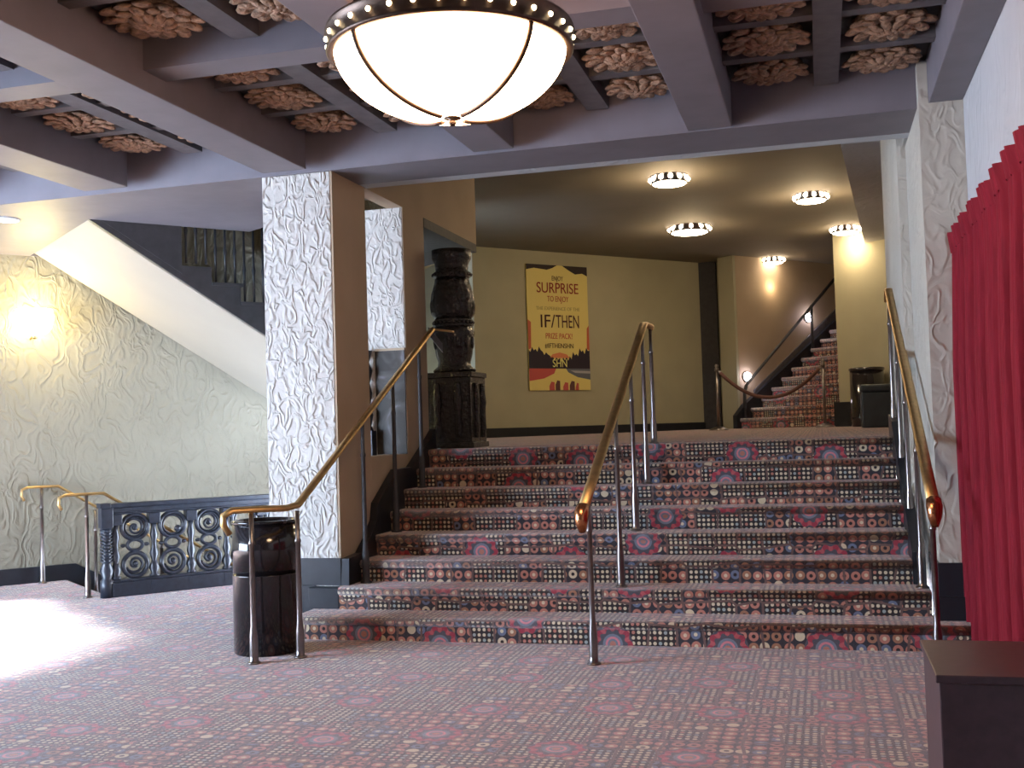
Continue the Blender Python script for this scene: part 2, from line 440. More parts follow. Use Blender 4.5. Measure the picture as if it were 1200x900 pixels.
# ------------------------------------------------------------------ wide carpeted stair
wide = thing('carpeted_staircase', 'wide eight-step staircase with dark floral carpet rising to the upper foyer', 'staircase', (-1.9, 0, 0))
def step_mesh(x0, x1, y0, y1, z0, z1, v0=0., back=True):
    b = MB(); pr = [(y0, z0), (y0, z1 - .05)]
    for k in range(7):
        a = PI + (PI / 2) * (-k / 6); pr.append((y0 + .005 + .028 * math.cos(a), z1 - .03 + .03 * math.sin(a) if k else z1 - .034))
    pr = [(y0, z0), (y0, z1 - .058), (y0 - .016, z1 - .048), (y0 - .026, z1 - .032), (y0 - .024, z1 - .014), (y0 - .012, z1 - .003), (y0 + .01, z1), (y1, z1), (y1, z0)]
    n = len(pr)
    al = [v0]
    for i in range(1, n): al.append(al[-1] + math.dist(pr[i], pr[i - 1]))
    b.v = [V(x0, y, z) for y, z in pr] + [V(x1, y, z) for y, z in pr]
    for i in range(n - 2):
        b.face([i, n + i, n + i + 1, i + 1], i > 0 and i < 6, [(x0, al[i]), (x1, al[i]), (x1, al[i + 1]), (x0, al[i + 1])])
    b.face([n - 2, 2 * n - 2, 2 * n - 1, n - 1]); b.face([n - 1, 2 * n - 1, n, 0])
    b.face(list(range(n)), uv=[(y, z) for y, z in pr]); b.face(list(range(n, 2 * n))[::-1], uv=[(y, z) for y, z in pr][::-1])
    return b
xs = [(-4.08, .38), (-3.88, .085)] + [(-3.84, .0)] * 6
for k in range(1, 9):
    x0, x1 = xs[k - 1]; y0 = (k - 1) * T_
    yb = 2.6 if k > 1 else .398
    if k == 2: yb = 2.6
    b = step_mesh(x0 + 1.9, x1 + 1.9, y0, yb, (k - 1) * R_, k * R_, v0=k * .43 + .2)
    b.build('step', m_carpet, wide)
# right end of tread one returns along the wall
# ------------------------------------------------------------------ upper foyer floor
b = MB(); zf = foyz(14)
P0 = [(-3.905, 2.605), (3.2, 2.605), (3.2, 19), (-8.2, 19), (-8.2, 7.), (-5.3, 6.2), (-4.9, 5.3), (-3.905, 4.0)]
n = len(b.v); top = [V(x, y, foyz(y)) for x, y in P0]; b.v += top + [p - V(0, 0, .2) for p in top]
k = len(P0); b.face(list(range(k)), uv=[(p.x, p.y) for p in top]); b.face(list(range(k, 2 * k))[::-1])
for i in range(k): b.face([i, i + k, (i + 1) % k + k, (i + 1) % k])
o = b.build('floor_upper', m_carpet); struct(o)
# foyer ceiling with a lower slab along the right
b = MB(); b.box(-13, 3.4, -13.2, 19, 4.47, 4.6); struct(b.build('ceiling_light_seal', m_coffer))  # unseen roof slab added to stop sky light leaking in
b = MB(); b.box(-8.3, 3.4, 1.062, 19, 4.25, 4.4); struct(b.build('ceiling_upper', m_fceil))
b = MB(); b.prism([(-.24, 1.07), (-.24, 4.03), (.04, 8.05), (.25, 11), (1.4, 11), (1.4, 1.07)], 4.0, 4.249); trim(b, m_wallr)

# ------------------------------------------------------------------ pillars and side walls of the stair
def pil(name, x0, x1, y0, y1, z0, z1, mat): b = MB(); b.box(x0, x1, y0, y1, z0, z1); return struct(b.build(name, mat, bevel=.006))
def two_tone(name, x0, x1, y0, y1, z0, z1): return pil(name, x0, x1, y0, y1, z0, z1, m_pillar)
two_tone('wall_pillar_left', -4.465, -3.92, .41, 1.03, -.12, ZB)
# plain painted face of the pillar toward the stair
b = MB(); b.box(-3.92, -3.905, .415, 1.03, .3, ZB); struct(b.build('wall_pillar_side', m_foyer_b))
# second pillar, seen through the gap
two_tone('wall_pillar_inner', -4.9, -3.911, 1.85, 2.38, 0, ZB)
b = MB(); b.box(-3.911, -3.905, 1.856, 2.38, .3, ZB); struct(b.build('wall_stair', m_foyer_b))
# low wall between the two pillars and the bulkhead over them
b = MB(); b.box(-4.1, -3.905, 1.031, 1.849, 0, 1.215); struct(b.build('wall_low', m_foyer_b))
b = MB(); b.box(-4.05, -3.905, 1.062, 4.0, ZB - .0, 4.249); b.box(-4.05, -3.905, .925, 1.06, ZB + .05, ZB + .4); struct(b.build('wall_bulkhead', m_foyer_b))
# dark ceiling and walls of the wing behind the carved column
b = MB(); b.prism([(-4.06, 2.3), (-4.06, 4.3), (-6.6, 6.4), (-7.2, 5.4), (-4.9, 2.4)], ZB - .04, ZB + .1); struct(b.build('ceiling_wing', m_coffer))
b = MB(); b.extrude([(-3.95, 3.98, 1.1), (-4.9, 5.3, 1.1), (-4.9, 5.3, 3.28), (-3.95, 3.98, 3.28)], (-.1, .0, 0)); struct(b.build('wall_wing', m_foyer))
b = MB(); b.prism([(-3.906, 2.381), (-3.906, 3.98), (-4.85, 5.25), (-5.0, 4.2), (-4.6, 2.381)], 1.05, ZL); struct(b.build('floor_wing', m_carpet))
# dark lining along the underside of the bulkhead, over the column
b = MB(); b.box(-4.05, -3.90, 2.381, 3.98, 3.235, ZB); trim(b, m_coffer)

# mirror, its reflections painted into the colour, and dark carved post in the gap
mp = thing('painted_mirror_panel', 'grey mirror panel with painted reflections in the gap between the two plaster pillars', 'mirror', (-4.1, 1.845, 1.215))
b = MB(); b.box(-.08, .185, -.011, .004, .0, .88); b.build('mirror_glass', m_mirror, mp)
b = MB(); b.box(-.085, .19, -.013, .004, .88, .9); b.build('frame', m_foyer_b, mp)
cp = thing('carved_dark_post', 'dark carved iron post beside the mirror panel in the pillar gap', 'post', (-4.245, 1.78, 1.0))
b = MB(); b.box(-.06, .06, -.05, .05, -1.0, .42); b.build('base_block', m_iron, cp)
b = MB(); b.lathe([(.055, .42), (.035, .46), (.055, .55), (.03, .62), (.05, .74), (.032, .82), (.055, .93), (.03, 1.0), (.058, 1.10)], seg=14); b.build('turned_shaft', m_iron, cp)

# skirtings
b = MB(); b.box(-4.475, -3.90, .40, .41, .31, .505); b.box(-4.475, -4.10, .40, .41, 0, .31); struct(b.build('baseboard_pillar', m_black, bevel=.003))
b = MB(); b.box(-4.12, -3.885, .315, .399, .1551, .305); struct(b.build('trim_plinth', m_black, bevel=.006))
b = MB(); pts = [(.40, .31), (.41, .50), (.66, .515), (.81, .61), (.95, .73), (.99, .86), (1.415, 1.10), (1.76, 1.105), (2.22, 1.33), (2.38, 1.42), (2.38, 1.1), (.95, .31)]
b.extrude([(-3.9, y, z) for y, z in pts], (.06, 0, 0)); struct(b.build('baseboard_stair_left', m_black))
b = MB(); pts = [(.62, .31), (.62, .52), (2.2, 1.36), (2.6, 1.42), (2.6, 1.1), (2.2, 1.1)]
b.extrude([(.002, y, z) for y, z in pts], (.066, 0, 0)); struct(b.build('baseboard_stair_right', m_black))
# right column pair
b = MB(); b.box(.13, .39, .2, .405, 0.156, ZP - .0); b.box(.13, .389, .405, 1.34, 0.156, 4.249)
b = MB(); b.extrude([(.13, .2, .156), (.389, .2, .156), (.389, .2, ZB), (.13, .2, ZB)], (0, .1, 0)); b.box(.13, .389, .3, 1.34, .156, ZB - .001); b.box(.13, .188, .2, .3, ZB, 3.58)
struct(b.build('wall_column_right', m_column_plaster))
b = MB(); b.box(.07, .389, 1.341, 3.2, 0.31, 4.249); struct(b.build('wall_column_back', m_column_plaster))
b = MB(); b.box(.115, .389, .185, .20, .156, .50); b.box(.10, .389, .16, .185, .156, .30); b.box(.115, .13, .2, .8, .156, .50); struct(b.build('baseboard_column', m_black, bevel=.003))
b = MB(); b.box(.39, 2.4, 3.2, 3.4, 1.0, 4.249); struct(b.build('wall_return', m_foyer))

# ------------------------------------------------------------------ far foyer walls
WB = V(-5.55, 9.48, 0); wb = V(.667, .745, 0); nb = V(-.745, .667, 0)
def far(s, z, o=0.): return WB + wb * s + nb * o + V(0, 0, z)
b = MB(); b.extrude([far(-3.2, 1.1), far(4.55, 1.1), far(4.55, 4.249), far(-3.2, 4.249)], nb * .2); struct(b.build('wall_back', m_foyer))
b = MB(); b.extrude([sw(.55, -10.7, 1.1), sw(.55, uB - .05, 1.1), sw(.55, uB - .05, 4.249), sw(.55, -10.7, 4.249)], -W * .1); struct(b.build('wall_seal_foyer_left', m_foyer))  # unseen wall added to close a gap that let sky light in
b = MB(); b.box(2.3, 2.45, 3.4, 9.2, 1.0, 4.249); struct(b.build('wall_seal_foyer_right', m_foyer))  # unseen wall added to shut the open right side against sky light
b = MB(); b.extrude([far(-3.2, 1.1, -.03), far(4.55, 1.1, -.03), far(4.55, 1.43, -.03), far(-3.2, 1.43, -.03)], nb * .03); struct(b.build('baseboard_back', m_black))
E4 = far(4.55, 0)
b = MB(); b.prism([xy(E4), xy(E4 - Pd * -.42), xy(E4 + Pd * .42 + W * .5), xy(E4 + W * .5)], 1.1, 4.249)
b = MB(); b.prism([xy(E4 + V(.0, .0, 0)), xy(E4 + V(.30, -.02, 0) ), xy(E4 + V(.30, .6, 0)), xy(E4 + V(0, .6, 0))], 1.1, 4.249); struct(b.build('wall_nib', m_coffer))  # pilaster side facing away; its shade is put into the dark colour
b = MB(); b.prism([(-2.22, 13.05), (-1.80, 13.35), (-1.9, 13.9), (-2.3, 13.6)], 1.1, 4.249); struct(b.build('wall_pier', m_foyer))
# stairwell walls
S0 = V(-1.9, 12.23, 0)
def ss(s, u, z=0.): return S0 + W * s + Pd * u + V(0, 0, z)
zb0 = 1.30
b = MB(); b.extrude([ss(.1, -.0, 1.1), ss(5.5, -.0, 1.1), ss(5.5, 0, 4.249), ss(.1, 0, 4.249)], -Pd * .15); struct(b.build('wall_stairwell', m_foyer_b))
b = MB(); b.extrude([ss(.04, -.36, 1.1), ss(.04, -.0, 1.1), ss(.04, -.0, 4.249), ss(.04, -.36, 4.249)], W * .055); struct(b.build('wall_stair_end', m_foyer))
b = MB(); b.extrude([ss(-.15, 2.28, 1.1), ss(-.15, 5.6, 1.1), ss(-.15, 5.6, 4.249), ss(-.15, 2.28, 4.249)], W * .2); struct(b.build('wall_far_right', m_foyer))
b = MB(); b.extrude([ss(-.19, 2.2, 1.2), ss(-.19, 2.5, 1.2), ss(-.19, 2.5, 1.66), ss(-.19, 2.2, 1.66)], W * .04); struct(b.build('baseboard_far_right', m_black))
b = MB(); b.extrude([ss(5.4, -.2, 1.1), ss(5.4, 2.9, 1.1), ss(5.4, 2.9, 4.249), ss(5.4, -.2, 4.249)], W * .15); struct(b.build('wall_stairwell_end', m_foyer_b))
up = thing('carpeted_upper_staircase', 'narrow dark carpeted staircase climbing behind the rope barrier at the far end', 'staircase', tuple(S0))
for k in range(16):
    rr, tt = .172, .262; b = MB()
    z1 = zb0 + rr * (k + 1); s0 = k * tt; u0, u1 = .1, 2.2
    q = [(W * s0 + Pd * u0), (W * s0 + Pd * u1), (W * (s0 + tt + .3) + Pd * u1), (W * (s0 + tt + .3) + Pd * u0)]
    b.prism([xy(p) for p in q], z1 - rr, z1)
    b.tube([W * s0 + Pd * u0 + V(0, 0, z1 - .032), W * s0 + Pd * u1 + V(0, 0, z1 - .032)], .034, 10)
    b.build('step', m_carpet, up)
b = MB(); b.extrude([ss(-.1, .005, 1.2), ss(-.1, .005, 1.52), ss(.1, .005, 1.7), ss(4.2, .005, 4.24), ss(4.2, .005, 3.8), ss(.3, .005, 1.2)], Pd * .09)
struct(b.build('trim_stairwell', m_black))
b = MB(); b.extrude([ss(.42, .001, 1.95), ss(.42, .001, 1.79), ss(4.0, .001, 4.14), ss(3.8, .001, 4.2)], Pd * .03); struct(b.build('trim_stair_panel', m_lattice))
hr = thing('far_stair_handrail', 'dark handrail rising along the left side of the far staircase', 'handrail', tuple(ss(.1, .12, 1.5)))
o0 = ss(.1, .12, 1.5)
b = MB(); b.tube([ss(.07, .12, 1.62) - o0, ss(.08, .12, 1.9) - o0, ss(.13, .12, 2.03) - o0, ss(.27, .12, 2.15) - o0, ss(2.8, .12, 4.24 - .05) - o0], .028, 8); b.build('rail', m_stringer, hr)
b = MB(); b.tube([ss(.08, .12, 1.45) - o0, ss(.08, .12, 1.95) - o0], .025, 8); b.build('post', m_stringer, hr)
b = MB(); b.tube([ss(1.85, .12, 2.55) - o0, ss(1.85, .12, 3.45) - o0], .025, 8); b.build('post', m_stringer, hr)
for (p, lab) in ((ss(.25, .03, 2.18), 'small round lit step light low on the far stairwell wall'), (ss(1.87, .03, 3.24), 'small round lit step light higher up the far stairwell wall')):
    t = thing('step_light', lab, 'wall light', tuple(p), group='step lights on the far stair')
    b = MB(); b.ball((0, 0, 0), .075, .075, .075, 12, 8); b.build('bulb', m_bulb, t)
    b = MB(); b.lathe([(.06, -.01), (.09, 0), (.09, .015), (.05, .03)], seg=14); q = b.build('fitting', m_steel, t)
    q.rotation_euler = (PI / 2, 0, math.atan2(Pd.y, Pd.x) + PI / 2); q.location = -Pd * .03
    l = bpy.data.lights.new('step_glow', 'POINT'); l.energy = .35; l.color = (1, .85, .7); l.shadow_soft_size = .05
    lo = bpy.data.objects.new('step_glow', l); COL.objects.link(lo); lo.location = p + Pd * .15

# ------------------------------------------------------------------ side stair going up on the left (seen from below)
SL = .61
def a3(s, z, off): return SA + W * s + Pd * (-off) + V(0, 0, z)
zs = lambda s: ZB - SL * s
b = MB(); s0, s1 = -.9, 3.0; ow = 2.07
# cream underside: a sloping slab
b.v = [a3(s0, zs(s0), .02), a3(s1, zs(s1), .02), a3(s1, zs(s1), ow), a3(s0, zs(s0), ow), a3(s0, zs(s0) + .1, .02), a3(s1, zs(s1) + .1, .02), a3(s1, zs(s1) + .1, ow), a3(s0, zs(s0) + .1, ow)]
for q in ((0, 1, 2, 3), (7, 6, 5, 4), (0, 4, 5, 1), (1, 5, 6, 2), (2, 6, 7, 3), (3, 7, 4, 0)): b.face(q)
us = thing('ascending_side_staircase', 'staircase seen from below climbing leftward, cream sloping underside and dark side', 'staircase', (0, 0, 0))
b.build('underside', m_cream, us)
b = MB(); poly = [a3(s0, zs(s0) - .0, 0), a3(s1, zs(s1) - .0, 0)]
run, ris = .275, .168; n = int((s1 - s0) / run)
tops = []
for k in range(n + 1):
    s_ = s1 - k * run; zt = zs(s_) + .30
    tops += [a3(s_, zt, 0), a3(max(s_ - run, s0), zt, 0)] if s_ > s0 + .01 else []
b.extrude(poly + tops, Pd * -.06); b.build('stringer', m_stringer, us)
b = MB(); b.extrude([a3(s0, zs(s0) + .06, -.006), a3(.80, zs(.80) + .06, -.006), a3(.80, 4.2, -.006), a3(s0, 4.2, -.006)], Pd * -.05); b.build('side_panel', m_stringer, us)
b = MB()
for k in range(n + 1):
    s_ = s1 - k * run; zt = zs(s_) + .30
    if s_ - run < .8: continue
    b.extrude([a3(s_ + .02, zt, -.02), a3(s_ + .02, zt + .03, -.02), a3(s_ - run, zt + .03, -.02), a3(s_ - run, zt, -.02)], -Pd * 2.0)
b.build('treads', m_stringer, us)
for k in range(2, 13):
    for j in (0, 1, 2):
        s_ = s1 - (k - 0) * run - (.04 + j * .092); zt = zs(s1 - k * run) + .33
        if s_ < .82: continue
        b = MB(); b.tube([a3(s_, zt, .03), a3(s_, zt + .25, .03), a3(s_, zt + .3, .03), a3(s_, zt + .35, .03), a3(s_, zt + .9, .03)], [.011, .011, .018, .011, .011], 6); b.build('baluster', m_black, us)
b = MB(); b.tube([a3(s1, zs(s1) + 1.2, .03), a3(.95, zs(.95) + 1.30, .03)], .03, 8); b.build('handrail', m_black, us)

# ------------------------------------------------------------------ carved column on its pedestal at the stair head
cc = thing('carved_column', 'black carved bulbous column on a square pedestal at the stair head', 'column', (-3.76, 2.72, ZL)); cc.scale = (.88, .88, .915)
b = MB(); b.box(-.27, .27, -.28, .28, 0, .06); b.box(-.25, .25, -.26, .26, .06, .70); b.box(-.265, .265, -.275, .275, .70, .75)
for k in (-1, 1):
    b.lathe([(.03, .10), (.045, .2), (.03, .33), (.05, .45), (.03, .64)], (k * .11, -.262, 0), 10)
    b.lathe([(.03, .10), (.045, .2), (.03, .33), (.05, .45), (.03, .64)], (.252, k * .11, 0), 10)
b.build('pedestal', m_column, cc, bevel=.006)
fl8 = lambda a, z: .035 * abs(math.cos(8 * a))
b = MB(); b.lathe([(.20, .75), (.205, .79), (.17, .82), (.165, .86), (.185, .93), (.20, 1.05), (.215, 1.16), (.20, 1.21)], seg=64, flute=fl8); b.build('lower_shaft', m_column, cc)
b = MB(); b.lathe([(.20, 1.21), (.215, 1.23), (.19, 1.25), (.21, 1.275), (.19, 1.30)], seg=32); b.build('collar', m_column, cc)
b = MB(); b.lathe([(.19, 1.30), (.225, 1.35), (.232, 1.43), (.215, 1.55), (.18, 1.66), (.175, 1.70)], seg=64, flute=fl8); b.build('bulb_shaft', m_column, cc)
b = MB(); b.lathe([(.175, 1.70), (.20, 1.72), (.20, 1.76), (.17, 1.78), (.18, 1.86), (.205, 1.90), (.21, 1.99)], seg=32); b.build('capital', m_column, cc)
b = MB()
for z_, r_, n_ in ((1.255, .205, 26), (1.74, .198, 24), (.775, .205, 26)):
    for k in range(n_): a = 2 * PI * k / n_; b.ball((r_ * math.cos(a), r_ * math.sin(a), z_), .02, .02, .017, 8, 6)
b.build('bead_carving', m_column, cc)
b = MB()
for z_, r_, h_ in ((1.42, .222, .075), (1.08, .198, .09)):
    for k in range(12): a = 2 * PI * k / 12; q = Matrix.Rotation(a, 3, 'Z'); b.ball(q @ V(r_, 0, z_), .022, .034, h_, 8, 8, q)
b.build('leaf_carving', m_column, cc)
# metal bracket arm left of the column
br = thing('wall_bracket', 'short dark bracket on the wall edge beside the carved column', 'bracket', (-3.88, 2.36, 2.16))
b = MB(); b.extrude([(0, 0, .10), (0, 0, .17), (.11, .06, .02), (.11, .06, -.06)], (.012, -.03, 0)); b.build('bracket_arm', m_black, br)

# ------------------------------------------------------------------ handrails
def post(parent, x, y, z0, z1, o=V(0, 0, 0), mat=None, flare=True):
    mat = mat or m_steel; h = z1 - z0
    b = MB(); p = V(x, y, z0) - o
    rr = [(.034, .0), (.034, .012), (.027, .02), (.027, .05), (.026, .18 * h), (.018, .25 * h), (.0155, .78 * h), (.020, .785 * h), (.020, .80 * h), (.0145, .81 * h), (.014, h)]
    b.lathe(rr, tuple(p), 12); q = b.build('post', mat, parent)
    b = MB(); b.lathe([(.042, 0), (.042, .008), (.03, .016)], tuple(p), 14); b.build('post_foot', mat, q)
def stepz(y):
    if y < 0: return 0.
    return min(8, int(y / T_) + 1) * R_
def rail_obj(name, label, X, y0, y1, posts, zr0, end=None):
    slope = R_ / T_
    zr = lambda y: zr0 + slope * (y - y0)
    o = V(X, y0, 0)
    t = thing(name, label, 'handrail', tuple(o))
    return t, zr, o
# centre rail
t, zr, o = rail_obj('stair_handrail', 'brass handrail on steel posts down the middle of the wide stair', -1.87, -.72, 1.85, None, .93)
b = MB(); pts = [V(-1.87, y, zr(y)) - o for y in (-.72, -.3, .3, 1., 1.6, 1.84)] + [V(-1.87, 1.95, zr(1.86)) - o, V(-1.87, 2.21, zr(1.86) + .0) - o]
b.tube(pts, [.034] * 8, 14, ry=[.02] * 8, up=(0, 0, 1)); b.build('rail', m_brass, t)
b = MB(); b.tube([V(0, .0, .93), V(0, -.04, .93), V(0, -.07, .90), V(0, -.075, .84), V(0, -.06, .79)], [.036, .040, .044, .036, .02], 14, ry=[.024, .03, .036, .03, .016]); b.build('end_knob', m_copper, t)
b = MB(); b.ball((0, 2.95, zr(1.86)), .03, .05, .03); b.build('end_cap', m_brass, t)
for y in (-.58, .42, 1.12, 1.74, 2.2): post(t, -1.87, y, stepz(y), zr(min(y, 1.86)) - .015, o)
# right rail
t, zr, o = rail_obj('side_handrail', 'brass handrail on steel posts at the right side of the wide stair', .045, -.52, 1.95, None, .93)
b = MB(); pts = [V(0, y - o.y, zr(y)) for y in (-.52, -.2, .4, 1., 1.8, 2.3, 2.5)] + [V(0, 2.6 - o.y, zr(2.52)), V(0, 2.66 - o.y, zr(2.45) - .05)]
b.tube(pts, .034, 14, ry=.02, up=(0, 0, 1)); b.build('rail', m_brass, t)
b = MB(); b.tube([V(0, .0, .93), V(0, -.04, .93), V(0, -.07, .90), V(0, -.075, .84), V(0, -.06, .79)], [.036, .040, .044, .036, .02], 14, ry=[.024, .03, .036, .03, .016]); b.build('end_knob', m_copper, t)
for y in (-.42, .46, 1.10, 1.72, 2.45):
    post(t, .035 if y > .5 else .045, y, stepz(y), zr(y) - .015, o)
# left rail with a level return around the bin
t, zr, o = rail_obj('corner_handrail', 'brass handrail with level end beside the tall black bin, left of the wide stair', -3.76, -.58, 2.2, None, .93)
b = MB(); pts = [V(-4.06, -.88, .80) - o, V(-4.085, -.91, .86) - o, V(-4.08, -.92, .915) - o, V(-4.04, -.88, .945) - o, V(-3.93, -.78, .945) - o, V(-3.79, -.64, .94) - o] + [V(-3.76, y, zr(y) + .01) - o for y in (-.55, -.3, .5, 1.3, 2.14)]
b.tube(pts, .026, 12, ry=.019); b.build('rail', m_brass, t)
b = MB(); b.tube([V(-3.76, 2.14, zr(2.14)) - o, V(-3.76, 2.19, zr(2.16)) - o, V(-3.68, 2.24, zr(2.14)) - o, V(-3.62, 2.3, zr(2.14) - .01) - o], .010, 8); b.build('wall_mount', m_brass, t)
post(t, -3.955, -.80, 0, .93, o); post(t, -3.745, -.59, 0, .92, o)
for y in (.55, 1.18, 1.80): post(t, -3.77, y, stepz(y), zr(y) - .01, o, m_stringer)
# two rails of the down stair on the left
def side_rail(label, s_start, u, slope_s, zt, posts, hook_len):
    o = sw(s_start, u, 0); t = thing('side_stair_handrail', label, 'handrail', tuple(o), group='handrails of the down stair')
    b = MB(); P = lambda s, z: sw(s, u, z) - o
    pts = [P(s_start + .015, zt - .13), P(s_start - .01, zt - .08), P(s_start - .005, zt - .02), P(s_start + .05, zt), P(slope_s, zt)] + [P(slope_s + .4 * k, zt - .24 * k * 1.05) for k in (1, 2, 3, 4)]
    b.tube(pts, .02, 10, ry=.014, up=None); b.build('rail', m_brass, t)
    for s_, z0, z1 in posts:
        q = sw(s_, u, 0); post(t, q.x, q.y, z0, z1, o, m_steel)
    return t
u1 = V(-8.33, 2.78, 0).dot(Pd) ; u2 = V(-6.96, 1.70, 0).dot(Pd)
side_rail('thin brass handrail against the left plaster wall above the down stair', -3.42, uB + .11, -3.08, .965, [(-3.24, 0, .955), (-2.72, -.31, .70)], .1)
side_rail('thin brass handrail with curled end beside the black balustrade', -3.40, u2, -3.02, .93, [(-3.17, 0, .92), (-2.5, -.31, .58)], .1)

# ------------------------------------------------------------------ ornate balustrade
bl = thing('ornate_balustrade', 'black ornamental balustrade of scrolls and turned posts guarding the down stair', 'balustrade', (-6.75, 1.74, 0), math.atan2(W.y, W.x))
L = 2.05
b = MB(); b.box(0, L, -.06, .06, .80, .84); b.box(0, L, -.045, .045, .755, .80); b.box(0, L, -.035, .035, .735, .755); b.build('top_rail', m_iron, bl, bevel=.006)
b = MB(); b.box(0, L, -.055, .055, 0, .13); b.box(0, L, -.04, .04, .13, .155); b.build('bottom_rail', m_iron, bl, bevel=.006)
def spiral(cx, cz, r0, r1, turns, a0, sgn=1, n=40):
    out = []
    for k in range(n + 1):
        q = k / n; a = a0 + sgn * q * turns * 2 * PI; r = r0 + (r1 - r0) * q
        out.append((cx + r * math.cos(a), 0, cz + r * math.sin(a)))
    return out
pitch = .345
prof = [(.045, .155), (.045, .17), (.028, .185), (.05, .235), (.028, .285), (.022, .30), (.04, .36), (.024, .42), (.022, .47), (.036, .53), (.022, .60), (.028, .64)]
for k in range(6):
    x = .05 + k * pitch
    b = MB(); b.lathe(prof, (x, 0, 0), 14); p = b.build('turned_baluster', m_iron, bl)
    c = MB(); c.box(x - .05, x + .05, -.05, .05, .64, .735); c.build('baluster_block', m_iron, p, bevel=.004)
    c = MB(); c.box(x - .045, x + .045, -.062, -.055, .05, .12); c.build('base_block', m_iron, p)
for k in range(5):
    x = .05 + (k + .5) * pitch
    b = MB(); b.tube([(x + .118 * math.cos(a), 0, .615 + .112 * math.sin(a)) for a in [2 * PI * i / 28 for i in range(28)]], .02, 8, closed=True, up=(0, 1, 0), ry=.03)
    b.tube([(x + .090 * math.cos(a), 0, .615 + .085 * math.sin(a)) for a in [2 * PI * i / 28 for i in range(28)]], .010, 6, closed=True, up=(0, 1, 0), ry=.022)
    if k % 2 == 0: b.tube(spiral(x, .61, .085, .022, 1.25, PI * .8, -1), .012, 8, up=(0, 1, 0), ry=.024); b.ball((x, 0, .61), .028, .03, .028)
    else: b.ball((x + .05, 0, .575), .035, .03, .03)
    b.build('upper_scroll', m_iron, bl)
    b = MB(); b.tube([(x + .068 * math.cos(a), 0, .452 + .048 * math.sin(a)) for a in [2 * PI * i / 24 for i in range(24)]], .017, 8, closed=True, up=(0, 1, 0), ry=.03)
    for q in (-1, 1): b.ball((x + q * .105, 0, .452), .026, .02, .018)
    b.build('oval_ring', m_iron, bl)
    b = MB(); b.tube([(x + .108 * math.cos(a), 0, .275 + .108 * math.sin(a)) for a in [2 * PI * i / 28 for i in range(28)]], .022, 8, closed=True, up=(0, 1, 0), ry=.03)
    b.tube(spiral(x, .28, .085, .02, 1.3, PI * 1.1, 1), .014, 8, up=(0, 1, 0), ry=.026); b.ball((x, 0, .28), .028, .03, .028)
    b.build('lower_scroll', m_iron, bl)
b = MB(); b.lathe([(.06, 0), (.06, .15), (.04, .17), (.062, .24), (.035, .31), (.045, .36), (.03, .45), (.045, .58), (.05, .62)], (-.03, 0, 0), 16)
for k in range(10): b.tube([(-.03 + .05 * math.cos(a), .05 * math.sin(a), .33 + .03 * k + .02 * math.sin(a)) for a in [2 * PI * i / 12 for i in range(12)]], .008, 6, closed=True)
q = b.build('newel_post', m_iron, bl)
c = MB(); c.box(-.085, .02, -.055, .055, .62, .80); c.build('newel_block', m_iron, q, bevel=.005)
c = MB(); c.box(-.095, .0, -.065, .065, .80, .845); c.build('newel_cap', m_iron, q, bevel=.005)

# ------------------------------------------------------------------ bins, box
t = thing('litter_bin', 'tall glossy black cylindrical bin behind the left handrail', 'bin', (-4.06, -.42, 0))
b = MB(); b.lathe([(.205, 0), (.215, .01), (.215, .50), (.217, .505), (.215, .51)], seg=48); b.build('lower_drum', m_bin, t)
b = MB(); b.lathe([(.213, .51), (.213, .835)], seg=48); b.build('upper_drum', m_bin, t)
b = MB(); b.lathe([(.213, .835), (.219, .838), (.219, .85), (.205, .855), (.19, .852), (.185, .80)], seg=48); b.build('rim', m_bin, t)
b = MB(); b.lathe([(.012, .836), (.012, .85), (.02, .852)], (.19, -.10, 0), 8); b.build('rim_stud', m_steel, t)
t = thing('foyer_bin', 'tall glossy black bin against the far yellow wall', 'bin', (.13, 9.9, foyz(9.9)))
b = MB(); b.lathe([(.235, 0), (.24, .02), (.24, .80)], seg=32); b.build('drum', m_bin, t)
b = MB(); b.lathe([(.24, .80), (.25, .81), (.25, .84), (.22, .85)], seg=32); b.build('rim', m_bin, t)
t = thing('foyer_bench', 'low dark blue padded box seat in front of the far black bin', 'seat', (.22, 8.3, foyz(8.3)))
b = MB(); b.box(-.24, .26, -.22, .22, 0, .46); b.build('body', m_bin_dull, t, bevel=.02)
b = MB(); b.box(-.25, .27, -.23, .23, .46, .56); b.build('cushion', m_bin_dull, t, bevel=.03)
t = thing('dark_cabinet', 'low dark reddish-black box standing on the carpet in front of the red curtain', 'box', (0, -3.16, 0))
b = MB(); b.box(-.215, .15, -.28, .28, 0, .575); b.build('body', m_box, t, bevel=.004)
b = MB(); b.box(-.225, .16, -.29, .29, .575, .60); b.build('lid', m_box, t, bevel=.004)

# ------------------------------------------------------------------ stanchions with a rope
def stanchion(x, y, label):
    z = foyz(y); t = thing('rope_stanchion', label, 'stanchion', (x, y, z), group='rope stanchions before the far stair')
    b = MB(); b.lathe([(.15, 0), (.15, .012), (.10, .035), (.03, .06)], seg=24); b.build('base', m_steel, t)
    b = MB(); b.lathe([(.024, .05), (.024, .94)], seg=12); b.build('pole', m_steel, t)
    b = MB(); b.lathe([(.035, .92), (.035, .96), (.02, .98), (.03, 1.0), (.02, 1.03)], seg=12); b.build('finial', m_steel, t)
    return V(x, y, z + .90)
a = stanchion(-2.07, 10.63, 'slim metal rope post nearer the poster, before the far stair')
c = stanchion(-.476, 10.55, 'slim metal rope post by the far yellow wall, before the far stair')
rp = thing('barrier_rope', 'dark rope sagging between the two metal posts before the far stair', 'rope', tuple(a))
qd = (c - a).normalized() * .045; a2 = qd; c2 = (c - a) - qd
